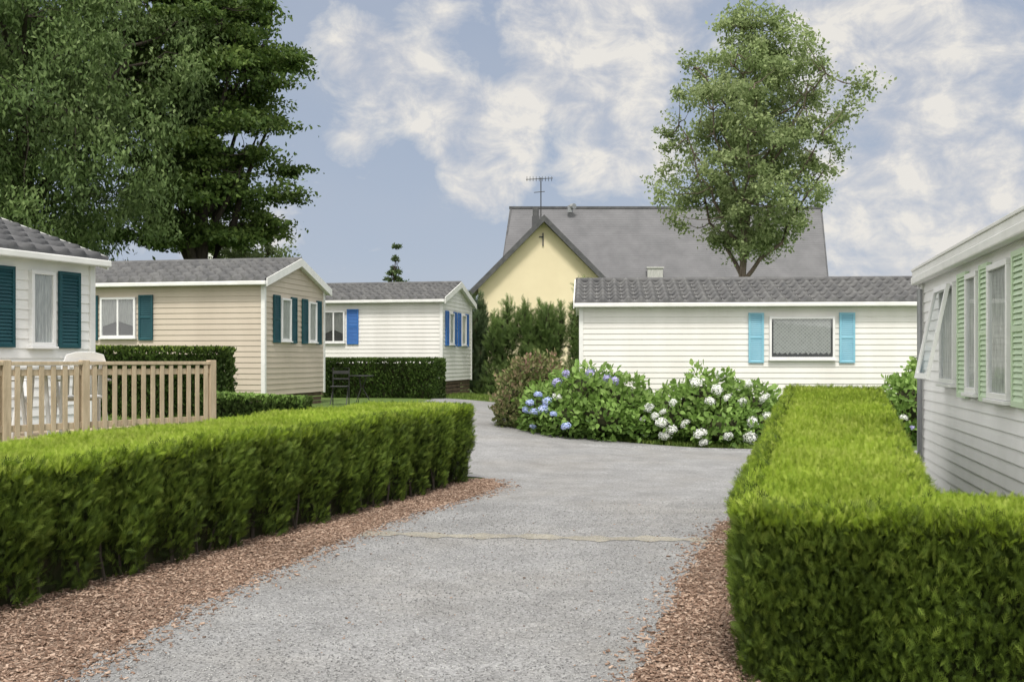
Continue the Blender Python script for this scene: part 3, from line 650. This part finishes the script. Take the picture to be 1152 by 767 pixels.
# ---------------------------------------------------------------- trees
def tree(name,label,base,prof,z0,z1,ncl,cr,nl,ls,leafm,bark,seed,lean=(0,0),trad=.22,nlimb=16,droop=0,zfork=None,wid=1.0,cz=.7,cat='tree',holes=0,limbr=.5,tier=0,tierp=.6):
    rs=np.random.default_rng(seed); rd=random.Random(seed)
    zb=gf(*base); E=empty(name,(base[0],base[1],zb)); top(E,label,cat)
    zfork=zfork or z0
    tb=MB(); H=z1-zb
    def axis(z):
        t=(z-zb)/H; return np.array([lean[0]*t+.12*math.sin(t*7+seed),lean[1]*t+.1*math.cos(t*6+seed),z-zb])
    pts=[tuple(axis(zb+H*.93*i/12)) for i in range(13)]
    tb.tube(pts,[trad*(1.25 if i==0 else 1)*(1-.93*(i/12))+.012 for i in range(13)],10)
    limbs=[]
    for i in range(nlimb):
        t=i/(nlimb-1); zs=zfork+(z1-zfork)*.72*t**1.1; ang=i*2.4+rd.uniform(-.4,.4)
        ze_=zs+(z1-zs)*rd.uniform(.25,.55); R=prof((ze_-z0)/(z1-z0))*rd.uniform(.65,.85)
        a=axis(zs); e=axis(min(ze_,z1-.2))*1.0; e=e+np.array([math.cos(ang)*R,math.sin(ang)*R,0])
        P=[]
        for j in range(8):
            s_=j/7; p=a*(1-s_)+e*s_; p[2]+=(-.35*math.sin(s_*math.pi)*(.4+R*.12)) if not droop else .5*math.sin(s_*math.pi)*R*.25
            p=p+rs.normal(size=3)*.06*(j>0); P.append(p)
        r0=trad*limbr*(1-.6*t)
        tb.tube([tuple(p) for p in P],[r0*(1-.85*j/7)+.012 for j in range(8)],7,False); limbs.append(np.array(P))
    LP=np.concatenate(limbs+[np.array([axis(zfork+(z1-zfork)*t) for t in np.linspace(.3,.95,10)])])
    f=Fol(); cent=[]
    tries=0; pm=max(prof(x) for x in (.2,.35,.5,.65))
    while len(cent)<ncl and tries<ncl*40:
        tries+=1
        t=rs.random(); ang=rs.uniform(0,2*math.pi)
        if tier and rs.random()<tierp:
            t=(math.floor(t*tier)+.5+.22*math.sin(ang*2+math.floor(t*tier)*2.1)+rs.normal()*.13)/tier
            t=min(max(t,0),1)
        R=prof(t)*(1+.13*math.sin(ang*3+t*9+seed)+.10*math.sin(ang*5-t*17+seed))
        if R<=0 or rs.random()>(R/pm)**1.3+.05: continue
        rr=R*rs.uniform(.05,1)**.75
        zc=z0+(z1-z0)*t; p=axis(zc)+np.array([math.cos(ang)*rr,math.sin(ang)*rr,0])
        if tier: p[2]+=-.10*rr+.25
        if holes and vnoise(p[0]*1.0,p[2]*1.3,1.1,seed)>1-holes: continue
        cent.append(p)
    cent=np.array(cent)
    for c in cent:
        d=np.linalg.norm(LP-c,axis=1)+ (LP[:,2]>c[2]+.3)*1.0; q=LP[d.argmin()]
        P=[]
        for j in range(5):
            s_=j/4; p=q*(1-s_)+c*s_; p[2]+=(-.12 if not droop else .2)*math.sin(s_*math.pi); P.append(tuple(p+rs.normal(size=3)*.03*(0<j)))
        tb.tube(P,[.024,.018,.012,.008,.004],5,False)
        n_=int(nl*rs.uniform(.5,1.4)); sz=cr*rs.uniform(.6,1.3)
        x=rs.normal(size=(n_,3))*sz*np.array([.5,.5,.5*cz])
        tw=rs.normal(size=(7,3)); tw=tw/np.maximum(1,np.linalg.norm(tw,axis=1,keepdims=True)/1.5)*sz*np.array([.75,.75,.75*cz]); pick=rs.integers(0,7,n_)
        pos=c+tw[pick]*rs.random((n_,1))**.6+x*.45
        if droop: pos[:,2]-=rs.random(n_)*droop*sz
        axd=rs.normal(size=(n_,3))+np.array([0,0,-.4 if not droop else -1.6])
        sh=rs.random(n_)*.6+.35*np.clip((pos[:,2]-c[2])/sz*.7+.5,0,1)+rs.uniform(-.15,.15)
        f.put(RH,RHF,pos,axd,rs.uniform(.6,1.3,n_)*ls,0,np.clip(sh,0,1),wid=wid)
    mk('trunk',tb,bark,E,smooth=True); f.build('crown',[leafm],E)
    return E
pr=lambda t: np.interp(t,[0,.08,.22,.4,.6,.75,.88,1.0],[.7,1.6,2.45,2.85,2.9,2.5,1.6,.5])
tree('tree','tall slender deciduous tree with open airy crown',(6.85,32),pr,4.6,12.0,330,.50,175,.115,'tree_leaf','bark',3,lean=(.45,0),trad=.145,nlimb=22,zfork=3.9,cz=.75,holes=.32,limbr=.42,tier=7,tierp=.35)
pr2=lambda t: np.interp(t,[0,.06,.2,.4,.6,.8,1],[1.4,2.6,2.8,3.1,3.6,3.3,1.9])
tree('tree','large dark deciduous tree with layered branches',(-10.9,37),pr2,5.3,17,370,.9,400,.165,'dark_leaf','bark_dark',5,trad=.33,nlimb=26,zfork=4,cz=.34,holes=.25,tier=9,tierp=.75)
pr3=lambda t: np.interp(t,[0,.1,.3,.6,.85,1],[3.0,4.6,5.2,5.2,4.0,1.5])
tree('tree','large grey green tree with rounded drooping foliage',(-14.9,32.5),pr3,5.2,15,390,.92,380,.165,'willow_leaf','bark_dark',8,trad=.4,nlimb=24,droop=.7,wid=.7,cz=.7,holes=.2)
tree('conifer_tree','small distant dark pointed conifer behind the homes',(-6.7,62),lambda t:max(.05,1.2*(1-t)**1.1),3.6,8.3,110,.26,120,.14,'cypress','bark_dark',12,trad=.12,nlimb=14,zfork=3.5,cz=.4)
def bush(name,label,base,lobes,leafm,ls,n_per,tmpl=(LEAF,LEAFF),cat='shrub',up=.3,flowers=None,seed=0,grp=None,shaggy=1.0):
    zb=gf(*base); E=empty(name,(base[0],base[1],zb)); top(E,label,cat,grp)
    f=Fol(); core=MB(); rs=np.random.default_rng(seed)
    for (x,y,z,rx,rz) in lobes:
        N=int(n_per*rx*max(rz,.4)*4); d=nrm(rs.normal(size=(N,3)))
        rr=1+.22*shaggy*vnoise(d[:,0]*3,d[:,2]*3,1.2,seed+x)+rs.uniform(-.28,.10,N)
        pos=np.array([x,y,z])+d*rr[:,None]*np.array([rx,rx,rz]); k=pos[:,2]>.02
        axd=d*.8+rs.normal(size=(N,3))*.55+np.array([0,0,up])
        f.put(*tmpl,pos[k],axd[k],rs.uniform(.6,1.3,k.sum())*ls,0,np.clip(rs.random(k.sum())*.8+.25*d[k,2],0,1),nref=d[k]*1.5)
        vs=[];n1_,n2_=8,12
        for i in range(n1_+1):
            for j in range(n2_):
                a=math.pi*i/n1_; b_=2*math.pi*j/n2_
                vs.append((x+.64*rx*math.sin(a)*math.cos(b_),y+.64*rx*math.sin(a)*math.sin(b_),max(.0,z+.64*rz*math.cos(a))))
        core.add(vs,[(i*n2_+j,i*n2_+(j+1)%n2_,(i+1)*n2_+(j+1)%n2_,(i+1)*n2_+j) for i in range(n1_) for j in range(n2_)])
    f.build('foliage',[leafm],E); mk('shade_core',core,'core',E)  # dark balls under the leaves, coloured as the bush's inner shade
    if flowers:
        for (mesh,px,pz,sz,li) in flowers:
            x,y,z,rx,rz=lobes[li]
            o_=bpy.data.objects.new('flower_head',mesh); COL.objects.link(o_); o_.parent=E
            dx=px*rx; dz=pz*rz; rem=max(.05,1-px*px-pz*pz); dy=-math.sqrt(rem)*rx
            q=random.uniform(1.03,1.16)
            o_.location=(x+dx*q,y+dy*q,z+dz*q); s_=sz*random.uniform(.8,1.15); o_.scale=(s_*random.uniform(.85,1.15),s_,s_*random.uniform(.65,.9)); o_.rotation_euler=(random.uniform(-.2,.9),random.uniform(-.5,.5),random.uniform(0,6))
    return E
def flower_mesh(mat,sd_):
    f=Fol(); rs=np.random.default_rng(sd_); N=90; i=np.arange(N)+.5; ph=np.arccos(1-1.6*i/N); th=math.pi*(1+5**.5)*i
    d=np.stack([np.cos(th)*np.sin(ph),np.sin(th)*np.sin(ph),np.cos(ph)],1)
    lump=1+.16*np.sin(d[:,0]*5+sd_)*np.sin(d[:,1]*4+1)
    T=np.array([(0,-.55,.0),(.5,0,.10),(0,.55,0),(-.5,0,.10)])
    tang=nrm(np.cross(d,rs.normal(size=(N,3))))
    f.put(T,RHF,d*(lump*(1+rs.uniform(-.14,.10,N)))[:,None],tang,rs.uniform(.30,.48,N),0,nref=d*1.2)
    o=f.build('tmp_flower',[mat]); me=o.data; bpy.data.objects.remove(o); me.name='flower_head'
    return me
FB=flower_mesh('fl_blue',5); FL=flower_mesh('fl_lilac',6); FW=flower_mesh('fl_white',7)
b1=(1.5,20.5)
lob1=[(-.72,0,.54,.58,.54),(-.1,.1,.74,.70,.60),(.5,-.1,.60,.66,.56),(1.05,0,.42,.48,.42),(.2,-.5,.40,.6,.40),(-.45,-.4,.36,.5,.38),(.95,-.3,.28,.48,.34)]
fl=[(FB,-.7,.25,.11,0),(FB,-.45,.5,.12,0),(FB,-.2,.3,.12,0),(FB,-.6,-.05,.10,0),(FB,-.3,.05,.12,0),(FW,.1,.45,.10,0),(FL,.1,.85,.11,0),
    (FL,-.5,.75,.09,1),(FL,.1,.8,.10,1),(FL,.5,.6,.09,1),(FL,-.1,.85,.09,2),(FB,-.6,-.5,.09,0),(FB,-.85,.0,.1,0),(FB,-.1,-.2,.1,5),(FB,-.5,.3,.1,5)]
fl=[(a_,b_,c_,d_*.86,e_) for (a_,b_,c_,d_,e_) in fl]
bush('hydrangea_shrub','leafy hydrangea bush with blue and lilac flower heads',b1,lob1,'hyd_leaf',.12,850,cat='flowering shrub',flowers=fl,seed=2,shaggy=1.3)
b2=(3.75,20.2)
lob2=[(-.8,0,.48,.56,.53),(-.1,.1,.68,.70,.68),(.6,0,.58,.70,.58),(1.2,.1,.40,.55,.44),(.1,-.5,.34,.6,.40),(.8,-.35,.28,.5,.36)]
r=random.Random(4); fl=[]
for (px,pz,li) in [(-.8,.1,0),(-.6,.5,0),(-.4,-.1,0),(-.2,.3,0),(-.7,-.4,0),(-.3,-.55,0),(0,.65,0),(-.05,-.3,0),(.3,.0,0),(-.55,.15,0),
                   (-.3,.75,1),(.1,.5,1),(.3,.85,1),(-.1,.2,1),(.35,.3,1),
                   (.1,.8,2),(.5,.5,2),(-.2,.4,2),(.3,.05,2),(.55,-.35,2),
                   (.3,.7,3),(.7,.2,3),(-.6,-.1,4),(0,-.2,4),(-.5,-.5,4),(.65,-.4,4),(.2,-.1,5),(.6,.1,5),(-.3,.4,5)]:
    fl.append((FW,px+r.uniform(-.1,.1),pz+r.uniform(-.1,.1),r.uniform(.075,.125),li))
bush('hydrangea_shrub','leafy hydrangea bush covered in white flower heads',b2,lob2,'hyd_leaf',.12,850,cat='flowering shrub',flowers=fl,seed=3,shaggy=1.3)
bush('shrub','green shrub with reddish leaf tips beside the lane',(.36,21.3),[(-.2,0,.55,.54,.6),(.3,.1,.78,.52,.60),(0,.1,.98,.46,.44),(-.25,-.1,.35,.48,.38)],'red_leaf',.085,1600,seed=6,up=.7,shaggy=1.4)
bush('shrub','leafy green shrub with one pale flower beside the white home',(8.0,20.6),[(-.3,0,.6,.7,.7),(.3,.2,.95,.7,.75),(-.4,-.1,.35,.55,.4)],'hyd_leaf',.12,900,flowers=[(FW,-.5,-.1,.07,0),(FL,-.3,-.35,.06,0)],seed=9,shaggy=1.4)
def lobcol(h,r,n,seed):
    rs=random.Random(seed); out=[(rs.uniform(-.25,.25)*r,rs.uniform(-.2,.2),h*(i+.5)/n*.82,r*(1-.6*(i/n))*rs.uniform(.8,1.1),h/n*.75) for i in range(n)]
    for i in range(7): out.append((rs.uniform(-.7,.7)*r,rs.uniform(-.4,.1),h*rs.uniform(.62,.96),r*.2,h*.17))
    return out
for i,(x,y,h,rr,mt_,lb) in enumerate([(-1.25,38.0,3.1,.66,'cypress','dark columnar conifer shrub beside the lane'),(-.35,37.2,3.0,.66,'shrub','tall leafy shrub behind the lane'),(.55,36.8,3.4,.62,'shrub','tall pointed green shrub behind the lane'),
     (1.4,36.6,3.0,.65,'shrub','tall leafy shrub beside the white home'),(2.3,36.4,3.8,.6,'shrub','tall pointed shrub beside the white home'),(1.0,38.4,2.5,.9,'cypress','dense dark evergreen shrub in a screen')]):
    bush('tall_shrub',lb,(x,y),lobcol(h,rr,5,i),mt_,.24,480,tmpl=(FR,FRF),seed=20+i,up=1.3,shaggy=1.4)
tree('tree','light green young tree behind the beige home',(-9.9,40),lambda t:np.interp(t,[0,.3,.7,1],[1.3,1.9,1.5,.4]),2.8,6.6,80,.45,180,.14,'tree_leaf','bark_dark',31,trad=.1,nlimb=10)
f=Fol(); rs=np.random.default_rng(3)
for i in range(160):
    x=rs.uniform(-110,110); y=95+rs.uniform(-6,10); R=rs.uniform(2,3.5); d=nrm(rs.normal(size=(160,3)))
    f.put(RH,RHF,np.array([x,y,rs.uniform(1,2.8)])+d*R*rs.uniform(.6,1,(160,1)),rs.normal(size=(160,3)),rs.uniform(.6,1.1,160))
o=f.build('woodland',['shrub']); o['kind']='stuff'; o['label']='far off belt of trees'

# ---------------------------------------------------------------- terrace, fence, furniture
dk=.74
E=empty('terrace_deck',(-5.6,12.6,0)); top(E,'raised timber terrace deck beside a white mobile home','deck')
d=MB(); A=Vector((-3.92,13.28,0)); B=Vector((-6.0,10.5,0))
ux_=(A-B).normalized(); vx=Vector((-ux_.y,ux_.x,0)); Lb=(A-B).length
for i in range(int(1.55/.125)):
    p=B+vx*(.02+i*.125); q=p+ux_*Lb
    d.prism([tuple(p-E.location+Vector((0,0,dk))),tuple(q-E.location+Vector((0,0,dk))),tuple(q+vx*.118-E.location+Vector((0,0,dk))),tuple(p+vx*.118-E.location+Vector((0,0,dk)))],(0,0,-.028))
mk('deck_boards',d,'wood',E)
for (aa,bb) in ((.05,.05),(Lb-.15,.05),(Lb/2,.05),(.05,1.4),(Lb-.15,1.4),(Lb/2,1.4)):
    d=MB(); p=B+ux_*aa+vx*bb-E.location; d.box(p.x-.05,p.x+.05,p.y-.05,p.y+.05,0.0,dk-.03)
    mk('support_post',d,'wood',E)
P0=Vector((-3.75,13.3,0)); fd=Vector((-.6,-.8,0))
ts=[0,1.72,2.62,3.45]
E=empty('picket_fence',(P0.x,P0.y,0)); top(E,'weathered pine picket railing around a raised terrace','fence')
E.rotation_euler=(0,0,math.atan2(fd.y,fd.x))
for t in ts:
    p=MB(); p.box(t-.045,t+.045,-.045,.045,.3,1.60); mk('post',p,'wood',E,.006)
for a,b in zip(ts[:-1],ts[1:]):
    p=MB(); p.box(a+.046,b-.046,-.05,.05,1.545,1.585); mk('rail',p,'wood',E,.004)
    p=MB(); p.box(a+.046,b-.046,-.022,.022,1.43,1.50); mk('rail',p,'wood',E,.004)
    p=MB(); p.box(a+.046,b-.046,-.022,.022,.84,.91); mk('rail',p,'wood',E,.004)
    p=MB(); n_=int(round((b-a-.09)/.128)); 
    for i in range(n_):
        c=a+.045+(b-a-.09)*(i+.5)/n_; p.box(c-.027,c+.027,.0225,.042,.78+.004*(i%3),1.54)
    mk('pickets',p,'wood',E,.003)
def chair():
    E=empty('garden_chair',(0,0,0))
    s=MB(); s.box(-.23,.23,-.22,.22,.42,.45); s.box(-.24,.24,-.235,-.2,.38,.44); mk('seat',s,'pvc',E,.012)
    s=MB()
    for i in range(5):
        x=-.18+.09*i; s.prism([(x-.03,.2,.46),(x+.03,.2,.46),(x+.026,.30,.84),(x-.026,.30,.84)],(0,.018,.004))
    s.prism([(-.235,.295,.82),(.235,.295,.82),(.20,.32,.92),(.10,.33,.95),(-.10,.33,.95),(-.20,.32,.92)],(0,.022,.004)); mk('backrest',s,'pvc',E,.008)
    for sx in (-1,1):
        s=MB(); s.tube([(sx*.25,-.25,0),(sx*.235,-.2,.43),(sx*.27,-.18,.62)],[.02,.026,.022],6); mk('leg',s,'pvc',E)
        s=MB(); s.tube([(sx*.25,.28,0),(sx*.225,.2,.43),(sx*.225,.3,.84)],[.02,.026,.02],6); mk('leg',s,'pvc',E)
        s=MB(); s.box(min(sx*.245,sx*.30),max(sx*.245,sx*.30),-.2,.27,.62,.645); mk('armrest',s,'pvc',E,.008)
    return E
def dup(E,loc,rz):
    o=E.copy(); COL.objects.link(o); o.location=loc; o.rotation_euler=(0,0,rz)
    for c in E.children:
        q=c.copy(); q.parent=o; COL.objects.link(q)
    return o
c1=chair(); c1.rotation_euler=(0,0,-2.6); top(c1,'white plastic garden chair standing on the timber terrace','chair','white garden chairs on the terrace')
c1.location=(-5.0,12.35,dk)
c2=dup(c1,(-5.75,12.1,dk),1.9)
T=empty('garden_table',(-5.3,11.95,dk)); top(T,'white plastic garden table standing on the timber terrace','table')
s=MB(); s.tube([(0,0,.69),(0,0,.725)],.36,28); mk('table_top',s,'pvc',T,.01)
for i in range(4):
    a=math.pi/4+i*math.pi/2; s=MB(); s.tube([(.30*math.cos(a),.30*math.sin(a),0),(.18*math.cos(a),.18*math.sin(a),.69)],.025,8); mk('leg',s,'pvc',T)
zt=gf(-4.0,26.5)
T=empty('bistro_chair',(-4.25,26.3,zt)); top(T,'black metal folding garden chair on the grass','chair')
s=MB(); s.box(-.2,.2,-.2,.2,.44,.465); mk('seat',s,'black',T,.005)
s=MB(); s.tube([(-.2,.2,.0),(-.2,.22,.9),(.2,.22,.9),(.2,.2,0)],.014,6); s.box(-.19,.19,.21,.225,.62,.66); s.box(-.19,.19,.21,.225,.76,.84); mk('backrest',s,'black',T)
for sx in (-1,1):
    s=MB(); s.tube([(sx*.2,-.2,0),(sx*.18,.18,.46)],.014,6); mk('leg',s,'black',T)
T=empty('bistro_table',(-3.75,26.6,zt)); top(T,'small black metal bistro table on the grass','table')
s=MB(); s.tube([(0,0,.70),(0,0,.72)],.3,20); mk('table_top',s,'black',T)
for i in range(3):
    a=i*2.1; s=MB(); s.tube([(.25*math.cos(a),.25*math.sin(a),0),(.03*math.cos(a),.03*math.sin(a),.4),(.12*math.cos(a),.12*math.sin(a),.7)],.012,6); mk('leg',s,'black',T)
